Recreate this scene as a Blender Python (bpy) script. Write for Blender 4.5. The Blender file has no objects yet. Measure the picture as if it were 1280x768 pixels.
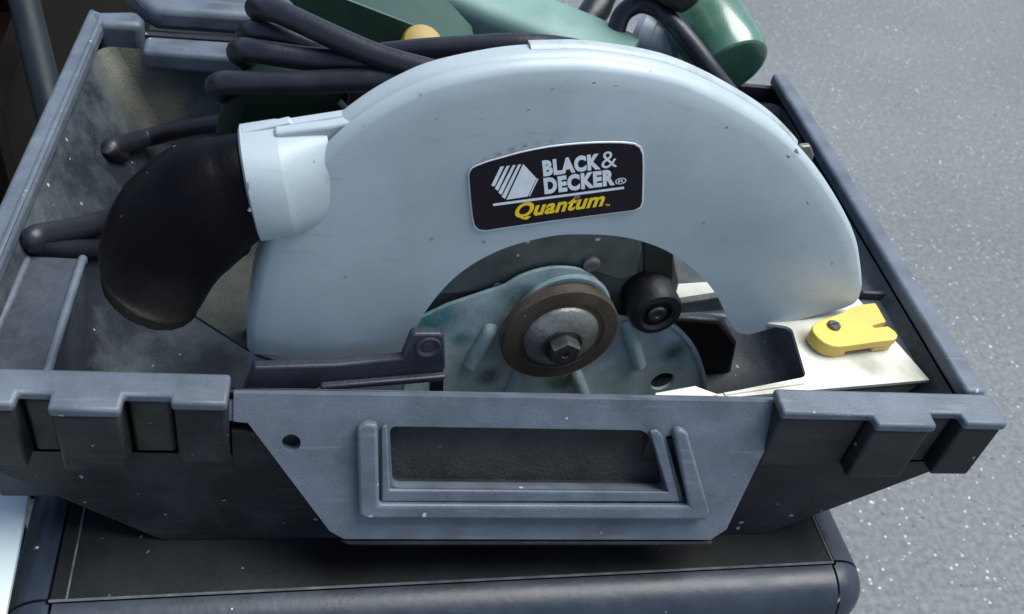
import bpy, bmesh, math, random
from mathutils import Vector, Matrix
random.seed(7)
SC = bpy.context.scene
COL = SC.collection

# ------------------------------------------------------------------ camera
CAM = Vector((0.13804335, -0.24102985, 0.27033796))
ROT = Matrix(((0.98147816, -0.04062345, -0.18721741),
              (-0.11034119, 0.67900637, -0.72579279),
              (0.15660601, 0.73300756, 0.66194748)))
FPX = 1203.57
cam = bpy.data.cameras.new('camera')
cam_o = bpy.data.objects.new('camera', cam); COL.objects.link(cam_o)
cam_o.matrix_world = Matrix.Translation(CAM) @ ROT.to_4x4()
cam.sensor_fit = 'HORIZONTAL'; cam.sensor_width = 36; cam.lens = FPX/1280*36
cam.clip_start = 0.01; cam.clip_end = 200
cam.dof.use_dof = True; cam.dof.focus_distance = 0.40; cam.dof.aperture_fstop = 22
SC.camera = cam_o
# ------------------------------------------------------------------ light
SUN_EL, SUN_AZ = math.radians(66), math.radians(80)      # azimuth from +Y towards +X
world = bpy.data.worlds.new('World'); SC.world = world; world.use_nodes = True
wn = world.node_tree.nodes; wn.clear()
sky = wn.new('ShaderNodeTexSky'); sky.sky_type = 'NISHITA'; sky.sun_disc = False
sky.sun_elevation = SUN_EL; sky.sun_rotation = SUN_AZ
sky.air_density = 1.0; sky.dust_density = 2.0; sky.ozone_density = 1.0
bg = wn.new('ShaderNodeBackground'); bg.inputs['Strength'].default_value = 0.072
wo = wn.new('ShaderNodeOutputWorld')
world.node_tree.links.new(sky.outputs[0], bg.inputs[0]); world.node_tree.links.new(bg.outputs[0], wo.inputs[0])
sun = bpy.data.lights.new('sun', 'SUN'); sun.energy = 2.15; sun.angle = math.radians(45); sun.color = (0.955, 1.0, 0.965)
sun_o = bpy.data.objects.new('sun', sun); COL.objects.link(sun_o)
sd = Vector((math.sin(SUN_AZ)*math.cos(SUN_EL), math.cos(SUN_AZ)*math.cos(SUN_EL), math.sin(SUN_EL)))
sun_o.rotation_euler = sd.to_track_quat('Z', 'Y').to_euler(); sun_o.location = (1, 1, 3)
SC.view_settings.view_transform = 'Standard'; SC.view_settings.look = 'None'
SC.view_settings.exposure = 1.20; SC.view_settings.gamma = 1.0

# ------------------------------------------------------------------ measuring helpers
def ray(px, py): return ROT @ Vector((px-640, -(py-384), -FPX))
def pl(px, py, n, d):
    r = ray(px, py); n = Vector(n); return CAM + r*((d-n.dot(CAM))/n.dot(r))
def pz(px, py, z): return pl(px, py, (0,0,1), z)
def py_(px, py, y): return pl(px, py, (0,1,0), y)
PSI = math.radians(7.5)
SU = Vector((math.cos(PSI), math.sin(PSI), 0)); SV = Vector((0,0,1)); SN = Vector((math.sin(PSI), -math.cos(PSI), 0))
SB = Vector((0.36, 0.068, 0))
def sxy(px, py, off=0.0):                      # photo measure -> (u, v) on the guard's own plane
    p = pl(px, py, SN, SN.dot(SB)+off) - SB - SN*off
    return (p.dot(SU), p.z)
def sw(u, v, off=0.0): return SB + SU*u + SV*v + SN*off   # guard plane -> world

# ------------------------------------------------------------------ materials
def mat(name, col, rough=0.5, metal=0.0, var=0.25, vscale=40, dust=0.0, dustcol=(0.3,0.3,0.28), dscale=18,
        speck=0.0, speckcol=(0.6,0.6,0.6), sscale=260, bump=0.0, bscale=500, spec=0.5, scratch=0.0, coat=0.0):
    m = bpy.data.materials.new(name); m.use_nodes = True
    nt = m.node_tree; N = nt.nodes; L = nt.links; b = N['Principled BSDF']
    b.inputs['Roughness'].default_value = rough; b.inputs['Metallic'].default_value = metal
    b.inputs['Specular IOR Level'].default_value = spec
    if coat: b.inputs['Coat Weight'].default_value = coat; b.inputs['Coat Roughness'].default_value = 0.15
    tc = N.new('ShaderNodeTexCoord')
    geo = N.new('ShaderNodeNewGeometry'); pos = geo.outputs['Position']
    n1 = N.new('ShaderNodeTexNoise'); n1.inputs['Scale'].default_value = vscale; n1.inputs['Detail'].default_value = 6
    L.new(pos, n1.inputs['Vector'])
    mr = N.new('ShaderNodeMapRange'); mr.inputs['From Min'].default_value = 0.3; mr.inputs['From Max'].default_value = 0.7
    mr.inputs['To Min'].default_value = 1-var; mr.inputs['To Max'].default_value = 1+var
    L.new(n1.outputs['Fac'], mr.inputs['Value'])
    mx = N.new('ShaderNodeMix'); mx.data_type = 'RGBA'; mx.blend_type = 'MULTIPLY'; mx.inputs['Factor'].default_value = 1
    mx.inputs['A'].default_value = (*col, 1); L.new(mr.outputs['Result'], mx.inputs['B'])
    out = mx.outputs['Result']
    def over(out, fac_socket, c):
        q = N.new('ShaderNodeMix'); q.data_type = 'RGBA'; L.new(fac_socket, q.inputs['Factor'])
        L.new(out, q.inputs['A']); q.inputs['B'].default_value = (*c, 1); return q.outputs['Result']
    if dust:
        n2 = N.new('ShaderNodeTexNoise'); n2.inputs['Scale'].default_value = dscale; n2.inputs['Detail'].default_value = 9
        n2.inputs['Roughness'].default_value = 0.68; L.new(pos, n2.inputs['Vector'])
        r2 = N.new('ShaderNodeMapRange'); r2.inputs['From Min'].default_value = 0.45; r2.inputs['From Max'].default_value = 0.75
        r2.inputs['To Max'].default_value = dust; L.new(n2.outputs['Fac'], r2.inputs['Value'])
        out = over(out, r2.outputs['Result'], dustcol)
    if scratch:
        mp = N.new('ShaderNodeMapping'); mp.inputs['Scale'].default_value = (35, 300, 300); mp.inputs['Rotation'].default_value = (0.2, 0.3, 0.5)
        L.new(pos, mp.inputs['Vector'])
        n4 = N.new('ShaderNodeTexNoise'); n4.inputs['Scale'].default_value = 1; n4.inputs['Detail'].default_value = 4; L.new(mp.outputs[0], n4.inputs['Vector'])
        r4 = N.new('ShaderNodeMapRange'); r4.inputs['From Min'].default_value = 0.60; r4.inputs['From Max'].default_value = 0.72
        r4.inputs['To Max'].default_value = scratch; L.new(n4.outputs['Fac'], r4.inputs['Value'])
        out = over(out, r4.outputs['Result'], dustcol)
    if speck:
        nd = N.new('ShaderNodeTexNoise'); nd.inputs['Scale'].default_value = sscale*2.2; nd.inputs['Detail'].default_value = 3; L.new(pos, nd.inputs['Vector'])
        ad = N.new('ShaderNodeMixRGB'); ad.blend_type = 'LINEAR_LIGHT'; ad.inputs[0].default_value = 0.40/sscale; L.new(pos, ad.inputs[1]); L.new(nd.outputs['Color'], ad.inputs[2])
        v = N.new('ShaderNodeTexVoronoi'); v.inputs['Scale'].default_value = sscale; L.new(ad.outputs[0], v.inputs['Vector'])
        sp = N.new('ShaderNodeSeparateColor'); L.new(v.outputs['Color'], sp.inputs[0])
        pw = N.new('ShaderNodeMath'); pw.operation = 'POWER'; pw.inputs[1].default_value = 2.5; L.new(sp.outputs[1], pw.inputs[0])
        sz = N.new('ShaderNodeMath'); sz.operation = 'MULTIPLY'; sz.inputs[1].default_value = 0.34; L.new(pw.outputs[0], sz.inputs[0])
        lt = N.new('ShaderNodeMath'); lt.operation = 'LESS_THAN'; L.new(v.outputs['Distance'], lt.inputs[0]); L.new(sz.outputs[0], lt.inputs[1])
        gt = N.new('ShaderNodeMath'); gt.operation = 'GREATER_THAN'; gt.inputs[1].default_value = 1-speck; L.new(sp.outputs[0], gt.inputs[0])
        mm = N.new('ShaderNodeMath'); mm.operation = 'MULTIPLY'; L.new(lt.outputs[0], mm.inputs[0]); L.new(gt.outputs[0], mm.inputs[1])
        out = over(out, mm.outputs[0], speckcol)
    L.new(out, b.inputs['Base Color'])
    rr = N.new('ShaderNodeMapRange'); rr.inputs['To Min'].default_value = max(0.05, rough-0.12); rr.inputs['To Max'].default_value = min(1, rough+0.12)
    L.new(n1.outputs['Fac'], rr.inputs['Value']); L.new(rr.outputs['Result'], b.inputs['Roughness'])
    if bump:
        n3 = N.new('ShaderNodeTexNoise'); n3.inputs['Scale'].default_value = bscale; n3.inputs['Detail'].default_value = 4; L.new(pos, n3.inputs['Vector'])
        bp = N.new('ShaderNodeBump'); bp.inputs['Strength'].default_value = bump; bp.inputs['Distance'].default_value = 0.001
        L.new(n3.outputs['Fac'], bp.inputs['Height']); L.new(bp.outputs[0], b.inputs['Normal'])
    return m

M_RIM = mat('scratched_grey_plastic', (0.085,0.101,0.130), 0.48, var=0.30, vscale=50, dust=0.5, dustcol=(0.145,0.165,0.198), dscale=45, speck=0.02, speckcol=(0.38,0.38,0.38), sscale=330, bump=0.2, bscale=900, scratch=0.55)  # rim, handle panel and floor ribs: paler than the case walls, scratched
M_TRAY = mat('dusty_black_plastic', (0.022,0.027,0.036), 0.5, var=0.4, vscale=25, dust=0.9, dustcol=(0.15,0.172,0.18), dscale=14, speck=0.06, speckcol=(0.4,0.4,0.36), sscale=350, bump=0.4, bscale=800, spec=0.4)
M_SHELF = mat('dust_dulled_plastic', (0.032,0.039,0.05), 0.5, var=0.3, vscale=40, dust=0.8, dustcol=(0.085,0.097,0.112), dscale=30, speck=0.05, sscale=300, bump=0.3, spec=0.4)
M_SAWDUST = mat('sawdust', (0.17,0.165,0.11), 0.95, var=0.5, vscale=90, dust=0.5, dustcol=(0.10,0.11,0.11), dscale=60, bump=0.8, bscale=1200, spec=0.1)
M_WALL = mat('black_plastic', (0.012,0.0135,0.017), 0.55, var=0.4, vscale=45, dust=0.8, dustcol=(0.042,0.044,0.043), dscale=22, speck=0.12, speckcol=(0.24,0.23,0.25), sscale=300, bump=0.4, bscale=900, spec=0.35, scratch=0.35)
M_LUG = mat('soiled_shaded_olive', (0.028,0.031,0.026), 0.6, var=0.5, vscale=60, dust=0.7, dustcol=(0.075,0.08,0.066), dscale=40, speck=0.05, speckcol=(0.25,0.25,0.24), sscale=320, bump=0.4, bscale=900, spec=0.3)  # soiled latch pockets; also carries the painted shade of the plate's left end
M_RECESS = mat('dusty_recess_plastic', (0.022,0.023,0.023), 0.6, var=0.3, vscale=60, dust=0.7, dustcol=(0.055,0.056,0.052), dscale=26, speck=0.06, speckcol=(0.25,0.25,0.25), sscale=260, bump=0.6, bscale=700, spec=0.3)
M_BRACKET = mat('dark_violet_plastic', (0.026,0.028,0.042), 0.45, var=0.25, vscale=60, dust=0.5, dustcol=(0.062,0.066,0.084), dscale=40, speck=0.05, sscale=300, bump=0.2)
M_GUARD = mat('pale_grey_paint', (0.365,0.418,0.448), 0.38, var=0.10, vscale=15, dust=0.55, dustcol=(0.245,0.315,0.33), dscale=20, speck=0.018, speckcol=(0.24,0.27,0.27), sscale=320, bump=0.04, bscale=700, scratch=0.34)
M_GUARD2 = mat('pale_grey_paint_chipped', (0.36,0.41,0.43), 0.4, var=0.06, dust=0.7, dustcol=(0.13,0.15,0.14), dscale=90, bump=0.1)
M_NOZ = mat('matte_black_rubber', (0.0022,0.0022,0.0034), 0.45, var=0.4, vscale=70, dust=0.6, dustcol=(0.0055,0.005,0.007), dscale=24, speck=0.10, speckcol=(0.22,0.2,0.25), sscale=240, bump=0.2, spec=0.09)
M_NOZIN = mat('dusty_nozzle_mouth', (0.004,0.004,0.0038), 0.9, var=0.5, vscale=150, dust=0.5, dustcol=(0.012,0.012,0.010), dscale=60, speck=0.7, speckcol=(0.09,0.09,0.08), sscale=330, bump=0.9, bscale=600, spec=0.1)
M_TEAL = mat('grey_teal_casting', (0.50,0.60,0.575), 0.42, 0.0, var=0.2, vscale=70, dust=0.7, dustcol=(0.22,0.30,0.26), dscale=34, speck=0.08, speckcol=(0.7,0.75,0.75), sscale=240, bump=0.3, bscale=500)
M_STAIN = mat('teal_paint_residue', (0.05,0.22,0.22), 0.6, var=0.4, vscale=110, dust=0.5, dustcol=(0.17,0.27,0.26), dscale=90)
M_CAST = mat('dark_greasy_casting', (0.11,0.12,0.105), 0.5, 0.1, var=0.35, vscale=60, dust=0.7, dustcol=(0.19,0.19,0.155), dscale=40, speck=0.12, speckcol=(0.6,0.62,0.63), sscale=260, bump=0.4, bscale=400)
M_RUST = mat('rusty_steel', (0.095,0.070,0.050), 0.5, 0.35, var=0.35, vscale=60, dust=0.7, dustcol=(0.048,0.043,0.038), dscale=45, speck=0.10, speckcol=(0.7,0.66,0.6), sscale=300, bump=0.3, bscale=900)
M_STEEL = mat('worn_steel', (0.27,0.265,0.24), 0.45, 0.6, var=0.35, vscale=90, dust=0.7, dustcol=(0.10,0.088,0.072), dscale=60, bump=0.3)
M_DSTEEL = mat('dark_steel', (0.12,0.115,0.11), 0.4, 0.8, var=0.3, vscale=150, dust=0.5, dustcol=(0.06,0.055,0.05), dscale=100, bump=0.2)
M_RUBBER = mat('black_rubber', (0.008,0.008,0.009), 0.5, var=0.3, dust=0.4, dustcol=(0.03,0.03,0.03), bump=0.2)
M_CORD = mat('black_cord', (0.012,0.0125,0.018), 0.40, var=0.2, vscale=60, dust=0.35, dustcol=(0.04,0.043,0.055), dscale=50, bump=0.15)
M_PLATE = mat('cream_painted_steel', (0.60,0.585,0.52), 0.45, 0.0, var=0.10, dust=0.55, dustcol=(0.36,0.35,0.28), dscale=45, speck=0.05, speckcol=(0.15,0.14,0.12), sscale=220, bump=0.15)
M_LIP = mat('grimy_plate_edge', (0.17,0.175,0.14), 0.6, 0.2, var=0.4, vscale=80, dust=0.6, dustcol=(0.08,0.085,0.07), dscale=60)
M_YEL = mat('yellow_plastic', (0.66,0.46,0.085), 0.42, var=0.08, dust=0.3, dustcol=(0.5,0.40,0.16), dscale=60, speck=0.02, speckcol=(0.3,0.25,0.1))
M_GREEN = mat('green_plastic', (0.045,0.125,0.08), 0.24, var=0.15, vscale=30, dust=0.4, dustcol=(0.16,0.25,0.2), dscale=30, bump=0.12, bscale=700, coat=0.7)
M_PGREEN = mat('pale_green_plastic', (0.155,0.265,0.225), 0.48, var=0.12, vscale=30, dust=0.5, dustcol=(0.27,0.36,0.33), dscale=26, bump=0.12, bscale=700)
M_DGREEN = mat('dark_green_plastic', (0.006,0.018,0.011), 0.55, var=0.25, dust=0.2, dustcol=(0.015,0.022,0.016), bump=0.2, spec=0.2)
M_GREYP = mat('grey_collar_plastic', (0.30,0.33,0.38), 0.4, var=0.1)
M_OCHRE = mat('ochre_plastic', (0.30,0.20,0.04), 0.5, var=0.1)
M_STKB = mat('silver_border_print', (0.62,0.64,0.66), 0.35, 0.2, var=0.06)
M_STK = mat('dark_plum_print', (0.007,0.004,0.009), 0.4, var=0.15, speck=0.03, speckcol=(0.2,0.16,0.2), sscale=240, spec=0.25)
M_WHITE = mat('white_print', (0.74,0.77,0.80), 0.4, var=0.08, vscale=200)
M_YPRINT = mat('yellow_print', (0.95,0.62,0.01), 0.4, var=0.06)
M_BENCH = mat('black_vinyl', (0.0055,0.0068,0.008), 0.55, var=0.3, vscale=40, dust=0.5, dustcol=(0.016,0.019,0.022), dscale=20, speck=0.03, speckcol=(0.12,0.12,0.12), sscale=260, bump=0.12, bscale=700, spec=0.3)
M_ROLL = mat('black_glossy_edge', (0.017,0.023,0.036), 0.42, var=0.3, vscale=60, dust=0.5, dustcol=(0.045,0.058,0.082), dscale=35, speck=0.04, sscale=200, bump=0.12, bscale=300, scratch=0.3)
M_SEAM = mat('grey_seam', (0.085,0.09,0.09), 0.6, var=0.5, vscale=120)
M_CARD = mat('white_card', (0.60,0.68,0.68), 0.7, var=0.03)
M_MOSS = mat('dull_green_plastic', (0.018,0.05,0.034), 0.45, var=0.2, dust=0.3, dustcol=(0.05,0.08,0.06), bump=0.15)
M_BLUE = mat('bright_blue_plastic', (0.01,0.24,0.42), 0.4, var=0.08)
M_BROWN = mat('dark_brown_wood', (0.006,0.0035,0.0025), 0.7, var=0.5, vscale=12, dust=0.4, dustcol=(0.016,0.009,0.004), spec=0.1)
M_POST = mat('dark_slate_metal', (0.008,0.013,0.016), 0.55, 0.0, var=0.3, vscale=30, spec=0.25)

def dust_patch(m, spots, c):
    nt = m.node_tree; N = nt.nodes; L = nt.links; b = N['Principled BSDF']
    src = b.inputs['Base Color'].links[0].from_socket; geo = N.new('ShaderNodeNewGeometry')
    nz = N.new('ShaderNodeTexNoise'); nz.inputs['Scale'].default_value = 45; nz.inputs['Detail'].default_value = 10; nz.inputs['Roughness'].default_value = 0.7; L.new(geo.outputs['Position'], nz.inputs['Vector'])
    for p, r in spots:
        d = N.new('ShaderNodeVectorMath'); d.operation = 'DISTANCE'; L.new(geo.outputs['Position'], d.inputs[0]); d.inputs[1].default_value = p
        mr = N.new('ShaderNodeMapRange'); mr.inputs['From Min'].default_value = r; mr.inputs['From Max'].default_value = r*0.25; L.new(d.outputs['Value'], mr.inputs['Value'])
        k = N.new('ShaderNodeMath'); k.operation = 'MULTIPLY'; L.new(mr.outputs['Result'], k.inputs[0]); L.new(nz.outputs['Fac'], k.inputs[1])
        k2 = N.new('ShaderNodeMapRange'); k2.inputs['From Min'].default_value = 0.15; k2.inputs['From Max'].default_value = 0.55; L.new(k.outputs[0], k2.inputs['Value'])
        q = N.new('ShaderNodeMix'); q.data_type = 'RGBA'; L.new(k2.outputs['Result'], q.inputs['Factor']); L.new(src, q.inputs['A']); q.inputs['B'].default_value = (*c,1); src = q.outputs['Result']
    L.new(src, b.inputs['Base Color'])
# asphalt
def asphalt():
    m = bpy.data.materials.new('asphalt'); m.use_nodes = True; nt = m.node_tree; N = nt.nodes; L = nt.links; b = N['Principled BSDF']
    geo = N.new('ShaderNodeNewGeometry'); pos = geo.outputs['Position']
    n1 = N.new('ShaderNodeTexNoise'); n1.inputs['Scale'].default_value = 2.2; n1.inputs['Detail'].default_value = 6; L.new(pos, n1.inputs['Vector'])
    cr = N.new('ShaderNodeValToRGB'); cr.color_ramp.elements[0].position = 0.3; cr.color_ramp.elements[0].color = (0.122,0.131,0.135,1)
    cr.color_ramp.elements[1].position = 0.7; cr.color_ramp.elements[1].color = (0.156,0.165,0.168,1); L.new(n1.outputs['Fac'], cr.inputs['Fac'])
    out = cr.outputs['Color']
    n2 = N.new('ShaderNodeTexNoise'); n2.inputs['Scale'].default_value = 130; n2.inputs['Detail'].default_value = 5; n2.inputs['Roughness'].default_value = 0.75; L.new(pos, n2.inputs['Vector'])
    mr = N.new('ShaderNodeMapRange'); mr.inputs['From Min'].default_value = 0.3; mr.inputs['From Max'].default_value = 0.7; mr.inputs['To Min'].default_value = 0.6; mr.inputs['To Max'].default_value = 1.4
    L.new(n2.outputs['Fac'], mr.inputs['Value'])
    mx = N.new('ShaderNodeMix'); mx.data_type = 'RGBA'; mx.blend_type = 'MULTIPLY'; mx.inputs['Factor'].default_value = 1
    L.new(out, mx.inputs['A']); L.new(mr.outputs['Result'], mx.inputs['B']); out = mx.outputs['Result']
    for sc, frac, thr, c in ((150, 0.020, 0.30, (0.62,0.65,0.64)), (260, 0.10, 0.42, (0.48,0.51,0.51)), (200, 0.06, 0.4, (0.06,0.062,0.066)), (60, 0.012, 0.25, (0.03,0.03,0.032)), (80, 0.008, 0.17, (0.75,0.77,0.76))):
        v = N.new('ShaderNodeTexVoronoi'); v.inputs['Scale'].default_value = sc; L.new(pos, v.inputs['Vector'])
        sp = N.new('ShaderNodeSeparateColor'); L.new(v.outputs['Color'], sp.inputs[0])
        sz = N.new('ShaderNodeMath'); sz.operation = 'MULTIPLY'; sz.inputs[1].default_value = thr; L.new(sp.outputs[1], sz.inputs[0])
        lt = N.new('ShaderNodeMath'); lt.operation = 'LESS_THAN'; L.new(v.outputs['Distance'], lt.inputs[0]); L.new(sz.outputs[0], lt.inputs[1])
        gt = N.new('ShaderNodeMath'); gt.operation = 'GREATER_THAN'; gt.inputs[1].default_value = 1-frac; L.new(sp.outputs[0], gt.inputs[0])
        mm = N.new('ShaderNodeMath'); mm.operation = 'MULTIPLY'; L.new(lt.outputs[0], mm.inputs[0]); L.new(gt.outputs[0], mm.inputs[1])
        q = N.new('ShaderNodeMix'); q.data_type = 'RGBA'; L.new(mm.outputs[0], q.inputs['Factor']); L.new(out, q.inputs['A']); q.inputs['B'].default_value = (*c,1); out = q.outputs['Result']
    L.new(out, b.inputs['Base Color']); b.inputs['Roughness'].default_value = 0.85
    bp = N.new('ShaderNodeBump'); bp.inputs['Strength'].default_value = 0.4; bp.inputs['Distance'].default_value = 0.002
    L.new(n2.outputs['Fac'], bp.inputs['Height']); L.new(bp.outputs[0], b.inputs['Normal'])
    return m

# ------------------------------------------------------------------ object helpers
def thing(name, label, cat, loc, group=None):
    o = bpy.data.objects.new(name, None); COL.objects.link(o); o.location = loc; o.empty_display_size = 0.02
    o['label'] = label; o['category'] = cat
    if group: o['group'] = group
    return o
def wloc(o):
    v = Vector((0,0,0))
    while o is not None: v = v + o.location; o = o.parent
    return v
def link(name, me, m, parent=None, sharp=35, label=None, bevel=0.0, seg=2):
    o = bpy.data.objects.new(name, me); COL.objects.link(o)
    if m: me.materials.append(m)
    if sharp is not None:
        me.polygons.foreach_set('use_smooth', [True]*len(me.polygons)); me.set_sharp_from_angle(angle=math.radians(sharp))
    if parent is not None:
        off = wloc(parent); me.transform(Matrix.Translation(-off)); o.parent = parent
    if bevel:
        b = o.modifiers.new('bevel', 'BEVEL'); b.width = bevel; b.segments = seg; b.limit_method = 'ANGLE'; b.angle_limit = math.radians(35); b.harden_normals = False
    if label: o['label'] = label
    me.update(); return o
def mesh(name, verts, faces, recalc=True):
    bm = bmesh.new(); vs = [bm.verts.new(v) for v in verts]
    for f in faces:
        try: bm.faces.new([vs[i] for i in f])
        except ValueError: pass
    if recalc: bmesh.ops.recalc_face_normals(bm, faces=bm.faces)
    me = bpy.data.meshes.new(name); bm.to_mesh(me); bm.free(); return me
def prism(name, m, parent, outline, depth, holes=(), bevel=0.0, seg=2, label=None, sharp=35):
    """outline: world points of the front cap (planar); depth: world vector to the back cap; holes: lists of world points"""
    depth = Vector(depth); bm = bmesh.new(); loops = []
    for pts in [outline]+list(holes): loops.append([bm.verts.new(Vector(p)) for p in pts])
    if not holes:
        f = bm.faces.new(loops[0]); caps = [f]
    else:
        es = []
        for lp in loops: es += [bm.edges.new((lp[i], lp[(i+1) % len(lp)])) for i in range(len(lp))]
        bmesh.ops.triangle_fill(bm, use_beauty=True, use_dissolve=True, edges=es); caps = list(bm.faces)
    r = bmesh.ops.extrude_face_region(bm, geom=caps)
    nv = [g for g in r['geom'] if isinstance(g, bmesh.types.BMVert)]
    bmesh.ops.translate(bm, verts=nv, vec=depth)
    if holes:                                   # the old cap must stay
        pass
    bmesh.ops.recalc_face_normals(bm, faces=bm.faces)
    me = bpy.data.meshes.new(name); bm.to_mesh(me); bm.free()
    return link(name, me, m, parent, sharp, label, bevel, seg)
def box(name, m, parent, lo, hi, bevel=0.0, seg=2, label=None):
    x0,y0,z0 = lo; x1,y1,z1 = hi
    return prism(name, m, parent, [(x0,y0,z0),(x1,y0,z0),(x1,y1,z0),(x0,y1,z0)], (0,0,z1-z0), bevel=bevel, seg=seg, label=label)
def smooth(pts, n=6, closed=False):
    pts = [Vector(p) for p in pts]; out = []; k = len(pts)
    rng = range(k if closed else k-1)
    for i in rng:
        if closed: p0,p1,p2,p3 = pts[(i-1)%k],pts[i],pts[(i+1)%k],pts[(i+2)%k]
        else: p0,p1,p2,p3 = pts[max(i-1,0)],pts[i],pts[i+1],pts[min(i+2,k-1)]
        for j in range(n):
            t = j/n
            out.append(0.5*((2*p1)+(-p0+p2)*t+(2*p0-5*p1+4*p2-p3)*t*t+(-p0+3*p1-3*p2+p3)*t**3))
    if not closed: out.append(pts[-1])
    return out
def tube(name, m, parent, pts, r, n=8, sides=14, label=None, caps=True, radii=None):
    path = smooth(pts, n); K = len(path)
    t0 = (path[1]-path[0]).normalized(); a = t0.orthogonal().normalized()
    verts, faces = [], []
    for i, p in enumerate(path):
        t = (path[min(i+1,K-1)]-path[max(i-1,0)]).normalized()
        a = (a - t*a.dot(t)).normalized(); b = t.cross(a)
        if radii:
            f = i/(K-1)*(len(radii)-1); j = min(int(f), len(radii)-2); rr = radii[j]+(radii[j+1]-radii[j])*(f-j)
        else: rr = r
        for s in range(sides):
            w = 2*math.pi*s/sides; verts.append(p + (a*math.cos(w)+b*math.sin(w))*rr)
    for i in range(K-1):
        for s in range(sides):
            faces.append((i*sides+s, i*sides+(s+1)%sides, (i+1)*sides+(s+1)%sides, (i+1)*sides+s))
    if caps: faces.append(tuple(range(sides))); faces.append(tuple((K-1)*sides+s for s in range(sides)))
    return link(name, mesh(name, verts, faces), m, parent, 50, label)
def lathe(name, m, parent, origin, axis, prof, sides=40, label=None, sharp=35, rot=0.0):
    """prof: (radius, height along axis); first/last closed with caps"""
    axis = Vector(axis).normalized(); a = axis.orthogonal().normalized()
    up = Vector((0,0,1)); q = up - axis*up.dot(axis)
    if q.length > 0.1: a = q.normalized()
    b = axis.cross(a); verts, faces = [], []
    for r, h in prof:
        for s in range(sides):
            w = 2*math.pi*s/sides+rot; verts.append(Vector(origin)+axis*h+(a*math.cos(w)+b*math.sin(w))*r)
    for i in range(len(prof)-1):
        for s in range(sides): faces.append((i*sides+s, i*sides+(s+1)%sides, (i+1)*sides+(s+1)%sides, (i+1)*sides+s))
    faces.append(tuple(range(sides))); faces.append(tuple((len(prof)-1)*sides+s for s in range(sides)))
    return link(name, mesh(name, verts, faces), m, parent, sharp, label)
def circ(c, ex, ey, r, n=24, ry=None): 
    return [Vector(c)+Vector(ex)*(r*math.cos(2*math.pi*i/n))+Vector(ey)*((ry or r)*math.sin(2*math.pi*i/n)) for i in range(n)]
def round_poly(pts, r, seg=4):
    """round the corners of a planar polygon (world points)"""
    pts = [Vector(p) for p in pts]; out = []; k = len(pts)
    for i in range(k):
        p, a, b = pts[i], pts[i-1], pts[(i+1)%k]
        da, db = (a-p), (b-p); ra = min(r, da.length*0.45, db.length*0.45)
        A, B = p+da.normalized()*ra, p+db.normalized()*ra
        for j in range(seg+1):
            t = j/seg; out.append((1-t)**2*A+2*t*(1-t)*p+t*t*B)
    return out

# ================================================================== SETTING
ZB = -0.0905            # top of the bench, the case stands on it
ZG = -0.50
g = link('ground', mesh('ground', [(-60,-60,ZG),(60,-60,ZG),(60,60,ZG),(-60,60,ZG)], [(0,1,2,3)]), asphalt(), None, None); g['kind'] = 'structure'

# ------------------------------------------------------------------ bench under the case
bench = thing('bench', 'black padded bench with a glossy rounded front edge, under the open case', 'bench', (0.20, 0.14, ZG))
A = pz(-40,763,ZB); B = pz(1043,708,ZB)                        # seam along the front
ex = (B-A).normalized(); ey = Vector((-ex.y, ex.x, 0))
L0 = pz(62,752,ZB)
def bp(a, b, z=ZB): q = L0+ex*a+ey*b; return Vector((q.x,q.y,z))
W = (B-L0).length; D = 0.36
prism('bench_top', M_BENCH, bench, [bp(0,0),bp(W,0),bp(W,D),bp(0,D)], (0,0,-0.03))
RR = 0.017
def roll(name, p0, p1, out, parent):
    p0, p1, out = Vector(p0), Vector(p1), Vector(out).normalized(); vs, fs = [], []; n = 12
    prof = [(0.0004,0.0)]+[(0.0012+RR*math.sin(math.pi*i/n*0.5), -RR*(1-math.cos(math.pi*i/n*0.5))) for i in range(n+1)]+[(0.0012+RR*0.98,-0.045),(0.0004,-0.045)]
    for p in (p0,p1):
        for o_, z_ in prof: vs.append(p+out*o_+Vector((0,0,z_)))
    k = len(prof)
    for i in range(k): fs.append((i,(i+1)%k,k+(i+1)%k,k+i))
    fs.append(tuple(range(k))); fs.append(tuple(range(k,2*k)))
    return link(name, mesh(name, vs, fs), M_ROLL, parent, 40)
roll('front_edge', bp(0.0012,-0.0008), bp(W-0.0012,-0.0008), -ey, bench)
roll('side_edge', bp(W+0.0008,0.0012), bp(W+0.0008,D), ex, bench)
roll('side_edge', bp(-0.0008,0.0012), bp(-0.0008,D), -ex, bench)
def corner(name, c, a0):
    n = 10; k = 10; vs, fs = [], []
    for j in range(k+1):
        w = a0+math.pi/2*j/k; d = ex*math.cos(w)+ey*math.sin(w)
        for i in range(n+1): vs.append(c+d*(0.0016+RR*math.sin(math.pi*i/n*0.5))+Vector((0,0,-RR*(1-math.cos(math.pi*i/n*0.5)))))
        vs.append(c+d*(0.0016+RR)+Vector((0,0,-0.045)))
    r = n+2
    for j in range(k):
        for i in range(r-1): fs.append((j*r+i,j*r+i+1,(j+1)*r+i+1,(j+1)*r+i))
    return link(name, mesh(name, vs, fs), M_ROLL, bench, 40)
corner('corner_cap', bp(W,0), -math.pi/2); corner('corner_cap', bp(0,0), math.pi)
tube('seam', M_SEAM, bench, [bp(-0.0002,-0.0002,ZB+0.0004),bp(W*0.5,-0.0002,ZB+0.0004),bp(W,-0.0002,ZB+0.0004)], 0.0006, sides=6)
tube('seam', M_SEAM, bench, [bp(0.006,0.0,ZB+0.0002),bp(0.006,D*0.5,ZB+0.0002),bp(0.006,D,ZB+0.0002)], 0.0005, sides=6)
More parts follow.
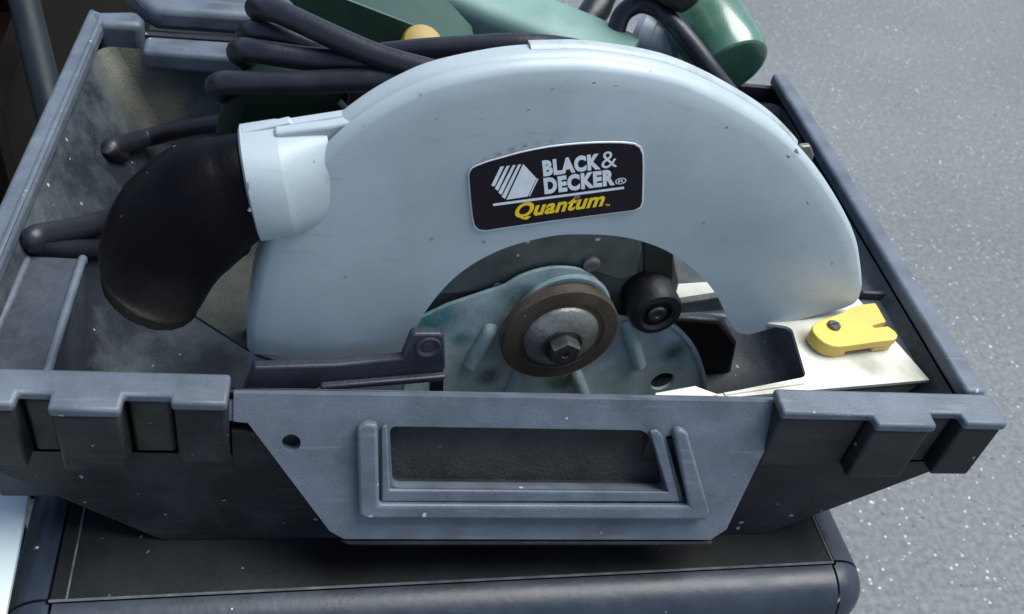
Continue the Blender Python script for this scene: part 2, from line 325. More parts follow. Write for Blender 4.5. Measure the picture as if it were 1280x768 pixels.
tube('seam', M_SEAM, bench, [bp(W,0.0,ZB+0.0002),bp(W,D*0.5,ZB+0.0002),bp(W,D,ZB+0.0002)], 0.0005, sides=6)
prism('bench_body', M_BENCH, bench, [bp(0.004,0.004,ZB-0.03),bp(W-0.004,0.004,ZB-0.03),bp(W-0.004,D,ZB-0.03),bp(0.004,D,ZB-0.03)], (0,0,ZG-ZB+0.03))

# ------------------------------------------------------------------ things at the left edge
crate = thing('wooden_crate', 'dark brown wooden crate standing beyond the left end of the open case', 'crate', (-0.36, 0.55, ZG))
cx0,cx1,cy0,cy1,ct = -0.75,-0.075,0.32,1.15,-0.10
prism('side_board', M_BROWN, crate, [(cx0,cy0,ZG),(cx1,cy0,ZG),(cx1,cy0,ct),(cx0,cy0,ct)], (0,0.015,0))
prism('side_board', M_BROWN, crate, [(cx0,cy1,ZG),(cx1,cy1,ZG),(cx1,cy1,0.12),(cx0,cy1,0.12)], (0,0.015,0))
prism('side_board', M_BROWN, crate, [(cx0,cy0+.0155,ZG),(cx0,cy1-.0005,ZG),(cx0,cy1-.0005,0.12),(cx0,cy0+.0155,ct)], (0.015,0,0))
prism('side_board', M_BROWN, crate, [(cx1-.015,cy0+.0155,ZG),(cx1-.015,cy1-.0005,ZG),(cx1-.015,cy1-.0005,0.02),(cx1-.015,cy0+.0155,ct)], (0.015,0,0))
prism('floor_board', M_BROWN, crate, [(cx0+.016,cy0+.016,ZG+.03),(cx1-.016,cy0+.016,ZG+.03),(cx1-.016,cy1-.001,ZG+.03),(cx0+.016,cy1-.001,ZG+.03)], (0,0,0.012))
p0 = py_(20,-40,0.40); p1 = py_(66,150,0.31)
dirp = (p1-p0).normalized(); foot = p0+dirp*((ZG-p0.z)/dirp.z)
tube('leaning_pole', M_POST, None, [p0-dirp*0.06, p0, p1, foot], 0.0095)
po = bpy.data.objects['leaning_pole']; po['label'] = 'dark slate pole leaning behind the left rim of the case'; po['category'] = 'pole'
q0 = pz(40,599,-0.0872); q1 = pz(6,772,-0.0872); q2 = pz(-60,603,-0.0872)
card = prism('white_box', M_CARD, None, [q0, q1+(q1-q0)*0.4, q1+(q1-q0)*0.4+(q2-q0), q2], (0,0,-0.0030), bevel=0.0004)
card.name = 'white_card'; card['label'] = 'plain white card lying on the left end of the bench'; card['category'] = 'card'
tc = pz(-27,588,-0.098)
tub = thing('blue_tub', 'bright blue tub peeping out behind the white card at the left edge', 'tub', (tc.x, tc.y, ZG))
lathe('tub_body', M_BLUE, tub, (tc.x,tc.y,ZG), (0,0,1), [(0.004,0.004),(0.010,0.0),(0.0115,0.395),(0.0105,0.395),(0.009,0.01),(0.002,0.008)], 32)
lathe('tub_rim', M_BLUE, tub, (tc.x,tc.y,ZG+0.396), (0,0,1), [(0.0108,0.0),(0.0135,0.0),(0.0135,0.006),(0.0108,0.006)], 32)

# ================================================================== CARRY CASE
case = thing('carry_case', 'open black plastic carry case half holding the saw on the bench', 'tool case', (0.21, 0.14, ZB))
ZT = 0.0
# outer shell ------------------------------------------------------
FLO, FRO = Vector((0,0,0)), Vector((0.42,0,0)); BLO, BRO = Vector((0,0.287,0)), Vector((0.42,0.287,0))
zs = -0.037
# side rims
RW = 0.0105
def flat(p, z): return Vector((p[0],p[1],z))
def rim_bar(name, a, b, c, d, z=ZT, h=0.008, m=M_RIM, bev=0.0022):
    return prism(name, m, case, [flat(a,z),flat(b,z),flat(c,z),flat(d,z)], (0,0,-h), bevel=bev, seg=3)
rim_bar('rim', (0,0.0135), (RW,0.0135), (RW,0.283), (0,0.290))
rim_bar('rim', (0.42-RW,0.0135), (0.42,0.0135), (0.42,0.287), (0.42-RW,0.287))
# inner lip line on the side rims (a raised bead)
box('rim_bead', M_RIM, case, (RW-0.0028,0.014,0.0003), (RW-0.0003,0.280,0.0019), bevel=0.0008)
# front sections with crenellated lugs
def cren(pairs, back=0.0125, base=-0.0015):
    """pairs: (x0,x1,y) from left to right"""
    pts = [(pairs[0][0],back)]
    for x0,x1,y in pairs: pts += [(x0,y),(x1,y)]
    pts.append((pairs[-1][1],back)); return pts
def xz(px, py=508): return pz(px, py, 0).x
LUGB, LUGF = 0.0010, -0.0065
left_pairs = [(-0.002,xz(14),LUGF+0.002),(xz(14)+.0002,xz(58),LUGB),(xz(58)+.0002,xz(150),LUGF),(xz(150)+.0002,xz(211),LUGB),(xz(211)+.0002,xz(283),LUGF+0.004)]
right_pairs = [(xz(982,520),xz(1092,520),LUGB-0.002),(xz(1092,520)+.0002,xz(1168,525),LUGF),(xz(1168,525)+.0002,xz(1206,525),LUGB),(xz(1206,525)+.0002,0.42,LUGF+0.002)]
for prs in (left_pairs, right_pairs):
    o = prism('front_rim', M_RIM, case, [flat(p,ZT) for p in cren(prs)], (0,0,-0.0045), bevel=0.0012, seg=2)
    for x0,x1,y in prs:
        if y < LUGB-0.001:
            prism('lug', M_WALL, case, [(x0+.0006,y+.0009,-0.0048),(x1-.0006,y+.0009,-0.0048),(x1-.0006,0.0105,-0.0048),(x0+.0006,0.0105,-0.0048)], (0,0,-0.031), bevel=0.0012)
        else:
            prism('latch_pocket', M_LUG, case, [(x0+.0006,y+.0012,-0.0048),(x1-.0006,y+.0012,-0.0048),(x1-.0006,0.0105,-0.0048),(x0+.0006,0.0105,-0.0048)], (0,0,-0.029), bevel=0.0016)
# body below the skirt
zb = ZB+0.0005
bl = [pz(185,680,zb), pz(1000,668,zb)]
yb = 0.004
top = [(0.003,0.004),(0.417,0.004),(0.417,0.283),(0.003,0.283)]
bot = [(0.072,-0.0005),(0.352,0.003),(0.375,0.03),(0.385,0.26),(0.03,0.26),(0.035,0.04)]
vs = [(0.002,0.0045,zs),(0.418,0.0045,zs),(0.418,0.02,zs),(0.418,0.283,zs),(0.002,0.283,zs),(0.002,0.02,zs)]
vs += [(0.074,0.001,zb),(0.345,0.003,zb),(0.372,0.03,zb),(0.385,0.262,zb),(0.03,0.262,zb),(0.046,0.03,zb)]
fs = [(i,(i+1)%6,6+(i+1)%6,6+i) for i in range(6)]+[(6,7,8,9,10,11)]
o = link('shell', mesh('shell', vs, fs), M_WALL, case, 20)
# skirt (upper outer walls) left, right, back and the ledge closing it below
box('side_skirt', M_WALL, case, (0.0015,0.0125,zs), (0.0055,0.285,-0.0082))
box('side_skirt', M_WALL, case, (0.4145,0.0125,zs), (0.4185,0.285,-0.0082))
box('back_skirt', M_WALL, case, (0.0056,0.281,zs), (0.4144,0.285,-0.0082))
box('front_skirt', M_WALL, case, (0.002,0.0106,zs), (0.418,0.0122,-0.0082))
# inner tray: walls + floor, one folded sheet
ZF = -0.080
ti = [(0.0095,0.0128),(0.4095,0.0128),(0.4095,0.262),(0.0095,0.262)]
fi = [(0.045,0.030),(0.378,0.022),(0.375,0.240),(0.050,0.236)]
# left side of the tray is a shallow step first, as in the photograph
vs = [Vector((x,y,-0.008)) for x,y in ti]+[Vector((x,y,ZF)) for x,y in fi]
fs = [(0,1,5,4),(1,2,6,5),(2,3,7,6),(3,0,4,7),(4,5,6,7)]
o = link('tray', mesh('tray', vs, fs), M_TRAY, case, 20, bevel=0.008, seg=4)
# floor ribs on the left
zst = -0.0150
def st_(px, py): return pz(px, py, zst)
q = [st_(102,322), st_(56,476)]; q += [Vector((q[1].x+0.002,0.0135,zst)), Vector((0.010,0.0135,zst)), Vector((0.010,q[0].y,zst))]
prism('floor_step', M_SHELF, case, q, (0,0,-0.063), bevel=0.0015, seg=3)
tube('floor_rib', M_RIM, case, [st_(103,322)+Vector((0,0,-.002)), st_(101,330), st_(79,400), st_(56,476), st_(48,505)], 0.0019, sides=10)
tube('floor_rib', M_RIM, case, [st_(34,322)+Vector((0,0,-.001)), st_(30,334), st_(14,372), st_(-8,420)], 0.0017, sides=10)
# sawdust drift in the back left corner
# dividing ledge at the right end
def pq(px, z): return [pz(x,y,z) for x,y in px]
led = [Vector((min(p.x,0.4088),p.y,p.z)) for p in pq([(1186,440),(1156,466),(1062,372),(1000,240),(1060,240)], -0.0148)]
prism('end_ledge', M_SHELF, case, led, (0.0,0.0,-0.036), bevel=0.0012)
a_ = pz(1075,374,-0.0146); box('ledge_rib', M_SHELF, case, (a_.x, a_.y, -0.0147), (0.4086, a_.y+0.0025, -0.0105), bevel=0.0008)
# back: corner boss, sunk rim strip, trough and outer bar
def back_poly(name, px, z, h, m=M_RIM, bev=0.002):
    return prism(name, m, case, [pz(x,y,z) for x,y in px], (0,0,-h), bevel=bev, seg=3)
def on_tray(px, py, lift):
    best = None
    for n_, d_ in (((0,0,1), -0.080), ((0.072,0,0.0355), 0.072*0.0095+0.0355*-0.008), ((0,0,1), -0.061), ((0,-0.072,0.025), -0.072*0.262-0.025*0.008)):
        p = pl(px, py, n_, d_)
        if d_ == -0.061 and not (px < 108 and py > 318): continue
        if best is None or (p-CAM).length < (best-CAM).length: best = p
    return best + (CAM-best).normalized()*lift
dust_patch(M_TRAY, [(on_tray(145,70,0),0.030),(on_tray(180,110,0),0.034),(on_tray(205,140,0),0.024),(on_tray(240,215,0),0.03)], (0.115,0.115,0.088))
dust_patch(M_TRAY, [((0.400,0.13,-0.02),0.075)], (0.10,0.112,0.126))
def tray_pt(px, py): return pl(px, py, (0.072,0,0.0355), 0.072*0.0095+0.0355*-0.008)

back_poly('back_rim', [(112,14),(172,13),(180,22),(176,31),(121,29)], 0.001, 0.030, bev=0.0035)
back_poly('back_rim', [(181,44),(420,60),(420,82),(177,63)], -0.002, 0.012, bev=0.003)
a = pz(181,44,-0.0025); b = pz(420,60,-0.0025)
prism('trough_wall', M_WALL, case, [a, b, b+Vector((0,0,-0.03)), a+Vector((0,0,-0.03))], (0,0.004,0))
t0, t1 = pz(178,60,-0.03), pz(440,75,-0.03)
prism('trough', M_WALL, case, [t0, t1, t1+Vector((0,0.075,0)), t0+Vector((0,0.075,0))], (0,0,-0.004))
back_poly('hinge_bar', [(150,-25),(420,-12),(420,26),(190,10),(178,2)], 0.006, 0.014, bev=0.004)

# handle panel, tilted a little skywards --------------------------------
pa = Vector((0.0,0.0058,-0.0135)); pb = Vector((0.0,-0.0185,-0.0662))
pn = Vector((1,0,0)).cross(pa-pb).normalized()
if pn.y > 0: pn = -pn
pd = pn.dot(pa)
def pp(px, py, off=0.0): return pl(px, py, pn, pd+off)
panel_px = [(292,492),(975,503),(1000,530),(966,542),(908,662),(888,675),(430,674),(412,664),(310,529),(292,527)]
panel_px[2] = (985,530)
outl = [pp(x,y) for x,y in panel_px]
op_px = [(487,533),(806,538),(820,560),(833,613),(491,610)]
hole = round_poly([pp(x,y) for x,y in op_px], 0.003)
small = circ(pp(364,554), (1,0,0), pn.cross(Vector((1,0,0))), 0.0036, 18)
o = prism('handle_panel', M_RIM, case, outl, -pn*0.0055, holes=[hole, small, [pp(832,546),pp(841,544),pp(859,624),pp(854,626)]], bevel=0.0)
# rounded top joining panel and rim
rp = [(0.0122,-0.0150),(0.0122,-0.0075),(0.0105,-0.0058),(0.0080,-0.0050),(0.0045,-0.0050),(0.0018,-0.0058),(0.0002,-0.0078),(-0.0011,-0.0110),(0.003,-0.0150)]
rp = [(y+0.0062,z-0.007) for y,z in rp]
x0, x1 = pz(284,495,-.012).x, pz(982,505,-.012).x
vs = [(x0,y,z) for y,z in rp]+[(x1,y,z) for y,z in rp]; k = len(rp)
fs = [(i,(i+1)%k,k+(i+1)%k,k+i) for i in range(k)]+[tuple(range(k)),tuple(range(k,2*k))]
link('front_rim', mesh('front_rim', vs, fs), M_RIM, case, 50)
# recess behind the opening
back_off = -0.020
rb = [p - pn*0.0080 for p in round_poly([pp(x,y) for x,y in op_px], 0.003)]
rf = [p - pn*0.0054 for p in round_poly([pp(x,y) for x,y in op_px], 0.003)]
k = len(rb); c0 = sum(rf, Vector())/k
rf = [c0+(p-c0)*1.004 for p in rf]
link('recess', mesh('recess', rf+rb, [(i,(i+1)%k,k+(i+1)%k,k+i) for i in range(k)]+[tuple(range(k,2*k))]), M_RECESS, case, 30)
# raised double frame round the opening (sides and bottom)
def frame_strip(name, px, h, off=0.0, m=M_RIM, bev=0.0012):
    return prism(name, m, case, [pp(x,y,off+h) for x,y in px], -pn*(h-0.0002), bevel=bev, seg=3)
frame_strip('handle_frame', [(446,536),(456,530),(472,531),(474,632),(862,634),(842,542),(850,536),(860,541),(888,640),(884,651),(456,650),(448,644)], 0.0048, bev=0.0014)
frame_strip('handle_frame', [(476.5,534),(484,532),(487.5,613),(836,616),(812,540),(822,538),(829,546),(850,628),(476.5,628.5)], 0.0024, bev=0.0008)
# under-lip of the panel
prism('panel_lip', M_WALL, case, [pp(424,676.5,-0.0008),pp(893,677.5,-0.0008),pp(889,683,-0.0008),pp(436,683,-0.0008)], -pn*0.0045, bevel=0.001)
box('front_skirt', M_WALL, case, (xz(283)+0.0003,0.0036,-0.046), (0.150,0.0100,-0.0228))
box('front_skirt', M_WALL, case, (0.27,0.0036,-0.046), (xz(985,520)-0.0003,0.0100,-0.0228))
# retaining bracket in front of the saw guard
def bk(px, py): q = sxy(px,py,0.014); return sw(*q,0.014)
br = [bk(300,500),bk(318,460),bk(420,457),bk(503,449),bk(514,421),bk(518,418),bk(552,418),bk(556,422),bk(557,462),bk(550,468),bk(405,481),bk(380,500)]
prism('retaining_bracket', M_BRACKET, case, br, -SN*0.0045, bevel=0.0010, seg=3)
lip = [bk(400,482),bk(553,470),bk(556,463),bk(400,476)]
prism('bracket_lip', M_BRACKET, case, [p+SN*0.0035 for p in lip], -SN*0.0032, bevel=0.0009, seg=3)
prism('bracket_leg', M_WALL, case, [bk(540,470)-SN*0.003,bk(556,468)-SN*0.003,bk(556,520)-SN*0.003,bk(540,520)-SN*0.003], -SN*0.004)
bc = bk(535,433)
lathe('bracket_screw', M_BRACKET, case, bc, SN, [(0.0052,0.0001),(0.0052,0.0010),(0.0046,0.0013),(0.0040,0.0010),(0.0034,0.0003),(0.0024,0.0003),(0.0020,0.0008)], 24)

# ================================================================== CIRCULAR SAW
saw = thing('circular_saw', 'pale grey circular saw with black dust spout and dark badge, upright in the case', 'circular saw', (0.24, 0.06, -0.03))
# guard outline on its plane
crease = [(322,500),(321,470),(320,430),(325,390),(335,345),(353,298),(387,240),(430,192),(476,157),(520,133),(562,117),(640,101),(700,97),(760,98),(860,117),(960,168),(1010,213),(1046,263),(1070,310),(1077,345),(1079,368)]
lobe = [(1076,380),(1060,387),(1000,401),(950,415),(934,418),(921,415),(913,405)]
inner = [(905,388),(895,368),(872,341),(832,313),(782,297),(725,293),(680,297),(622,314),(572,344),(535,385),(516,420),(506,450),(500,500)]
def s2(pxs): return [Vector((*sxy(x,y),0)) for x,y in pxs]
cre = smooth(s2(crease), 5); lob = smooth(s2(lobe), 3); inn = smooth(s2(inner), 5)
def shell_strip(loop, closed_idx, R0, rings, back):
    pass
bm = bmesh.new()
def resample(pts, n):
    L_ = [0]
    for i in range(1,len(pts)): L_.append(L_[-1]+(pts[i]-pts[i-1]).length)
    out = []; j = 0
    for i in range(n):
        t = L_[-1]*i/(n-1)
        while j < len(pts)-2 and L_[j+1] < t: j += 1
        out.append(pts[j].lerp(pts[j+1], (t-L_[j])/max(1e-9, L_[j+1]-L_[j])))
    return out
NR = 110; cre = resample(cre, NR); inr = resample(list(reversed(inn)), NR)
DOME = 0.0036
def dome(f): return -DOME*max(0,(f-0.45)/0.55)**2
rows = []; RAD = 12
for i in range(NR):
    rows.append([bm.verts.new(sw(*inr[i].lerp(cre[i],j/RAD).xy, dome(j/RAD))) for j in range(RAD+1)])
for i in range(NR-1):
    for j in range(RAD): bm.faces.new((rows[i][j],rows[i][j+1],rows[i+1][j+1],rows[i+1][j]))
lv = []
for i,p in enumerate(lob): lv.append(bm.verts.new(sw(p.x,p.y,dome(1-(i+0.5)/len(lob)))))
bm.faces.new(list(reversed(rows[-1]))+list(reversed(lv)))
rows_edge = [r[-1] for r in rows]+lv
edge = cre+lob; ns = len(edge)
edge_d = [dome(1.0)]*NR+[dome(1-(i+0.5)/len(lob)) for i in range(len(lob))]
def nrm2(loop, i):
    a, b = loop[max(i-1,0)], loop[min(i+1,len(loop)-1)]; t = (b-a).normalized(); return Vector((-t.y, t.x, 0))
prev = rows_edge
SR = 0.0062; W0 = 0.50; W1 = 1.40
for k_ in range(1,8):
    if k_ <= 6:
        w = W0+(W1-W0)*k_/6; o_, d_ = SR*(math.sin(w)-math.sin(W0)), -SR*(math.cos(W0)-math.cos(w))
    else: o_, d_ = SR*(math.sin(W1)-math.sin(W0))-0.0004, -SR*(math.cos(W0)-math.cos(W1))-0.0008
    cur = []
    for i in range(ns):
        n2 = nrm2(edge, i); f = 1.0
        if i >= NR: f = max(0.12, 1-(i-NR)/len(lob)*1.6)
        q = edge[i]+n2*o_*f; cur.append(bm.verts.new(sw(q.x,q.y,edge_d[i]+d_)))
    for i in range(ns-1): bm.faces.new((prev[i],prev[i+1],cur[i+1],cur[i]))
    prev = cur
SR = SR*(math.sin(W1)-math.sin(W0))
bmesh.ops.recalc_face_normals(bm, faces=bm.faces)
if sum((f.normal.dot(SN)*f.calc_area() for f in bm.faces)) < 0: bmesh.ops.reverse_faces(bm, faces=bm.faces)
me = bpy.data.meshes.new('guard'); bm.to_mesh(me); bm.free()
guard = link('guard', me, M_GUARD, saw, 40)
sol = guard.modifiers.new('solid','SOLIDIFY'); sol.thickness = 0.0018; sol.offset = -1
esp = guard.modifiers.new('edges','EDGE_SPLIT'); esp.split_angle = math.radians(38)
# rear shell band behind the seam
def band(name, m, i0, i1, o0, o1, d0, d1, parent=saw):
    vs, fs = [], []; idx = list(range(i0,i1)); prof = [(o0-0.003,d0),(o0,d0),(o0+(o1-o0)*0.6,d0+(d1-d0)*0.15),(o1,d0+(d1-d0)*0.4),(o1,d1),(o0-0.003,d1)]; k = len(prof)
    for i in idx:
        n2 = nrm2(cre,i)
        for o_,d_ in prof: q = cre[i]+n2*o_; vs.append(sw(q.x,q.y,d_))
    for j in range(len(idx)-1):
        for i in range(k): fs.append((j*k+i,j*k+(i+1)%k,(j+1)*k+(i+1)%k,(j+1)*k+i))
    fs.append(tuple(range(k))); fs.append(tuple((len(idx)-1)*k+i for i in range(k)))
    return link(name, mesh(name, vs, fs), m, parent, 45)
band('rear_shell', M_GUARD, 2, len(cre)-1, SR-0.0018, SR-0.0003, -0.0100, -0.0180)
i_top = next(i for i,p in enumerate(cre) if p.x > sxy(665,97)[0])
i_end = next(i for i,p in enumerate(cre) if p.x > sxy(1008,213)[0])
band('rear_shell', M_GUARD2, i_top, i_end, SR-0.0002, SR+0.0009, -0.0140, -0.0188)
# little steel tab at the right shoulder
i_t = next(i for i,p in enumerate(cre) if p.x > sxy(1014,220)[0]); q = cre[i_t]+nrm2(cre,i_t)*SR
c = sw(q.x,q.y,-0.012)
prism('stop_tab', M_STEEL, saw, [c+SU*a+SV*b for a,b in ((-0.006,-0.004),(0.003,-0.006),(0.0025,0.001),(-0.001,0.0055),(-0.0055,0.005))], -SN*0.003, bevel=0.0008)
# flat duct joining the spout to the guard
def rs(px, py, off): return sw(*sxy(px,py,off), off)
DF = -0.0100
du = [rs(x,y,DF) for x,y in ((343,167),(410,158),(486,145),(560,128),(520,165),(430,290),(372,300),(362,300))]
prism('outlet_duct', M_GUARD, saw, du, -SN*0.005, bevel=0.0012, seg=3)
du2 = [rs(x,y,-0.0152) for x,y in ((302,167),(362,153),(364,155),(480,137),(560,112),(520,165),(430,290),(325,290))]
prism('duct_rear', M_GUARD, saw, du2, -SN*0.004, bevel=0.0010, seg=2)
# collar: round, tapering into the duct on its right
AX = (SU*math.cos(math.radians(9.5))+SV*math.sin(math.radians(9.5))).normalized()
e2 = (SV*math.cos(math.radians(9.5))-SU*math.sin(math.radians(9.5))).normalized()
cl0 = sw(*sxy(311,229.5,-0.0145),-0.0145)
HV = 0.0206; HN = 0.0190
vs, fs = [], []; S = 40
for s_, kv, kn, sh in ((0,0.94,0.90,0),(0.0008,1,1,0),(0.0128,1.01,1.01,0),(0.0132,1.01,1.0,0),(0.0150,1.0,0.955,0),(0.0180,0.99,0.885,0),(0.0215,0.98,0.80,0),(0.0255,0.965,0.70,0),(0.0300,0.95,0.58,0)):
    for j in range(S):
        w = 2*math.pi*j/S
        cw, sw_ = math.cos(w), math.sin(w); vs.append(cl0+AX*s_+e2*(HV*kv*math.copysign(abs(cw)**0.85,cw))+SN*(HN*kn*math.copysign(abs(sw_)**0.85,sw_)))
for i in range(8):
    for j in range(S): fs.append((i*S+j,i*S+(j+1)%S,(i+1)*S+(j+1)%S,(i+1)*S+j))
fs.append(tuple(range(S))); fs.append(tuple(8*S+j for j in range(S)))
link('collar', mesh('collar', vs, fs), M_GUARD, saw, 28)
# black elbow spout
NO = -0.0150
cp = [(316,233),(296,238),(262,252),(226,282),(205,312),(194,342),(190,358)]
path = smooth([sw(*sxy(x,y,o),o) for (x,y),o in zip(cp,(NO,NO,NO,NO,NO+.001,NO+.004,NO+.008))], 6)
rad = [(0.0196,0.0180),(0.0204,0.0188),(0.0235,0.0215),(0.0238,0.0215),(0.0222,0.021),(0.0202,0.0195),(0.0185,0.0185)]
vs, fs = [], []; K = len(path)
for i,p in enumerate(path):
    t = (path[min(i+1,K-1)]-path[max(i-1,0)]).normalized(); s_ = SN; w_ = t.cross(s_).normalized()
    f = i/(K-1)*(len(rad)-1); j = min(int(f),len(rad)-2); rv = rad[j][0]+(rad[j+1][0]-rad[j][0])*(f-j); rn = rad[j][1]+(rad[j+1][1]-rad[j][1])*(f-j)
    for q in range(S):
        a_ = 2*math.pi*q/S; vs.append(p+w_*rv*math.cos(a_)+s_*rn*math.sin(a_))
for i in range(K-1):
    for q in range(S): fs.append((i*S+q,i*S+(q+1)%S,(i+1)*S+(q+1)%S,(i+1)*S+q))
fs.append(tuple(range(S)))
dust_patch(M_NOZ, [(path[-1],0.032)], (0.02,0.02,0.018))
spout = link('dust_spout', mesh('dust_spout', vs, fs), M_NOZ, saw, 60)
tE = (path[-1]-path[-2]).normalized()
wE = tE.cross(SN).normalized(); vs, fs = [], []
for (k_, h_) in ((1.0,0.0),(0.985,0.0018),(0.94,0.0036),(0.80,0.0055),(0.5,0.0072),(0.2,0.0078)):
    for q in range(S):
        a_ = 2*math.pi*q/S
        jit = random.uniform(-0.0003,0.0003) if 0.0 < h_ else 0
        vs.append(path[-1]+tE*(h_+jit)+(wE*rad[-1][0]*math.cos(a_)+SN*rad[-1][1]*math.sin(a_))*k_)
for i in range(5):
    for q in range(S): fs.append((i*S+q,i*S+(q+1)%S,(i+1)*S+(q+1)%S,(i+1)*S+q))
fs.append(tuple(5*S+q for q in range(S)))
link('spout_mouth', mesh('spout_mouth', vs, fs), M_NOZIN, spout, 40)

# inside the arch ---------------------------------------------------
OC = -0.022
cast_px = [(505,420),(530,375),(580,322),(650,285),(730,275),(800,285),(842,318),(850,352),(838,400),(780,425),(700,430),(520,430)]
prism('motor_plate', M_CAST, saw, [rs(x,y,OC) for x,y in cast_px], -SN*0.006, bevel=0.001)
prism('motor_body', M_CAST, saw, [rs(x,y,OC-0.0065) for x,y in ((600,300),(780,290),(815,320),(815,400),(700,425),(610,410))], -SN*0.048, bevel=0.003)
arc_px = [(543,370),(551,345),(572,325),(640,288),(730,270),(800,280),(803,312),(796,345),(775,352),(740,340),(690,338),(650,350),(600,366)]
prism('gear_cover', M_CAST, saw, [rs(x,y,OC+0.003) for x,y in arc_px], -SN*0.0028, bevel=0.0012)
prism('support_web', M_LUG, saw, [rs(x,y,OC+0.0022) for x,y in ((806,285),(842,292),(842,350),(806,350))], -SN*0.002, bevel=0.0006)
lathe('bolt', M_STEEL, saw, rs(738,327,OC+0.003), SN, [(0.0040,0.0),(0.0040,0.0025),(0.0030,0.0036),(0.0014,0.0036),(0.0010,0.003)], 20)
lathe('bolt', M_DSTEEL, saw, rs(621,357,OC+0.003), SN, [(0.0026,0.0),(0.0026,0.0012),(0.0018,0.0018),(0.0006,0.0018)], 16)
# lower guard (teal grey)
OL = -0.0145
lg_px = [(505,500),(508,440),(518,402),(560,382),*[tuple(p.xy) for p in smooth([Vector((x,y,0)) for x,y in ((632,358),(655,345),(690,336),(725,338),(748,352),(762,376),(770,396))],5)],*[tuple(p.xy) for p in smooth([Vector((x,y,0)) for x,y in ((800,399),(835,405),(858,424),(872,450),(880,480))],4)],(880,520),(700,540),(505,540)]
lgo = [rs(x,y,OL) for x,y in lg_px]
exS, eyS = SU, SV
hole = circ(rs(828,477,OL), exS, eyS, 0.0062, 20)
lower = prism('lower_guard', M_TEAL, saw, lgo, -SN*0.0018, holes=[hole], bevel=0.0)
# rim bead at right edge + hub ring
tube('edge_bead', M_TEAL, lower, [rs(x,y,OL+0.0004) for x,y in ((772,397),(803,399),(836,405),(859,425),(873,450),(881,482),(882,510))], 0.0013, sides=8)
lathe('hub_ring', M_TEAL, lower, rs(702,390,OL), SN, [(0.0225,0.0),(0.0225,0.0012),(0.0216,0.0020),(0.0200,0.0020),(0.0192,0.0010),(0.016,0.0008)], 48)
for a,b,r in (((614,410),(588,456),0.0036),((784,404),(799,456),0.0034),((650,464),(630,505),0.0032),((720,468),(733,505),0.0032)):
    P0, P1 = rs(*a,OL+0.0010), rs(*b,OL+0.0006)
    tube('rib', M_TEAL, lower, [P0-SN*0.002, P0+(P1-P0)*0.12, P0+(P1-P0)*0.6, P1], r, sides=12)
dust_patch(M_TEAL, [(rs(650,372,OL),0.013),(rs(610,470,OL),0.010),(rs(842,440,OL),0.013),(rs(700,478,OL),0.012)], (0.10,0.135,0.11))
dust_patch(M_TEAL, [(rs(548,398,OL),0.017),(rs(576,424,OL),0.009)], (0.08,0.26,0.265))
prism('slot_shade_block', M_RUBBER, saw, [rs(x,y,-0.031) for x,y in ((700,440),(845,398),(900,402),(922,430),(912,480),(898,540),(700,540))], -SN*0.022, bevel=0.002)  # added near-black block, stands in for the shade inside slot and hole
# flange, cup washer, hex bolt
hub = rs(700,418,-0.004)
def hubp(h): return hub+SN*h
rfl = 0.0268
lathe('flange', M_RUST, saw, hub, SN, [(0.010,-0.0095),(0.020,-0.0095),(0.0225,-0.004),(rfl,-0.0032),(rfl+0.0001,0.0006),(rfl-0.0008,0.0014),(0.0200,0.0016),(0.0192,0.0010),(0.012,0.0010)], 64)
lathe('cup_washer', M_STEEL, saw, hub, SN, [(0.0172,0.0012),(0.0170,0.0020),(0.0162,0.0030),(0.0135,0.0048),(0.0100,0.0060),(0.0084,0.0064),(0.004,0.0062)], 48)
lathe('bolt_washer', M_DSTEEL, saw, hub-SU*0.0008, SN, [(0.0086,0.0060),(0.0088,0.0070),(0.0088,0.0074),(0.005,0.0074)], 32)
lathe('hex_bolt', M_DSTEEL, saw, hub-SU*0.0012, SN, [(0.0074,0.0075),(0.0074,0.0122),(0.0065,0.0132),(0.0018,0.0132),(0.0014,0.0127)], 6, sharp=20)
# rubber stop roller on the right and its bar
rc = rs(806,362,OC)
lathe('stop_roller', M_RUBBER, saw, rc, SN, [(0.0118,-0.001),(0.0122,0.002),(0.0122,0.0155),(0.0112,0.0175),(0.0085,0.0180),(0.0070,0.0168),(0.0068,0.0150),(0.004,0.0150)], 36)
lathe('roller_screw', M_DSTEEL, saw, rc+SN*0.0151, SN, [(0.0044,0.0),(0.0044,0.0016),(0.0036,0.0024),(0.0018,0.0024),(0.0014,0.0014)], 20)
bar = [rs(x,y,-0.010) for x,y in ((835,382),(930,367),(930,382),(838,399))]
prism('guard_bar', M_CAST, saw, bar, -SN*0.004, bevel=0.0006)
# base plate
ZP = -0.0125
lpz = pz(818,496,ZP)
bpx = [(1162,475),(1062,362)]
PR0, PR1 = pz(1162,475,ZP), pz(1066,366,ZP)
d_r = (PR1-PR0).normalized()
front_dir = (pz(905,495.5,ZP)-PR0)
def pcor(px,py): return pz(px,py,ZP)
nrm_ = Vector((-SU.y,SU.x,0)); RD = (pz(872,350,ZP)-PR0).dot(nrm_)/d_r.dot(nrm_)
rr_ = PR0+d_r*RD
plate = [PR0, rr_, pcor(803,358), pcor(800,396), pcor(880,392)]+round_poly([pcor(940,396),pcor(990,410),pcor(1008,471),pcor(960,481)],0.003)[5:15]+[pcor(905,491.5), pcor(870,497), pcor(815,499), pcor(815,506), pcor(870,502), pcor(905,497.5), pcor(960,492.5)]
prism('base_plate', M_PLATE, saw, plate, (0,0,-0.0016))
dust_patch(M_PLATE, [(pcor(1150,474),0.022),(pcor(1010,425),0.014),(pcor(960,488),0.02),(pcor(1085,455),0.012)], (0.34,0.33,0.26))
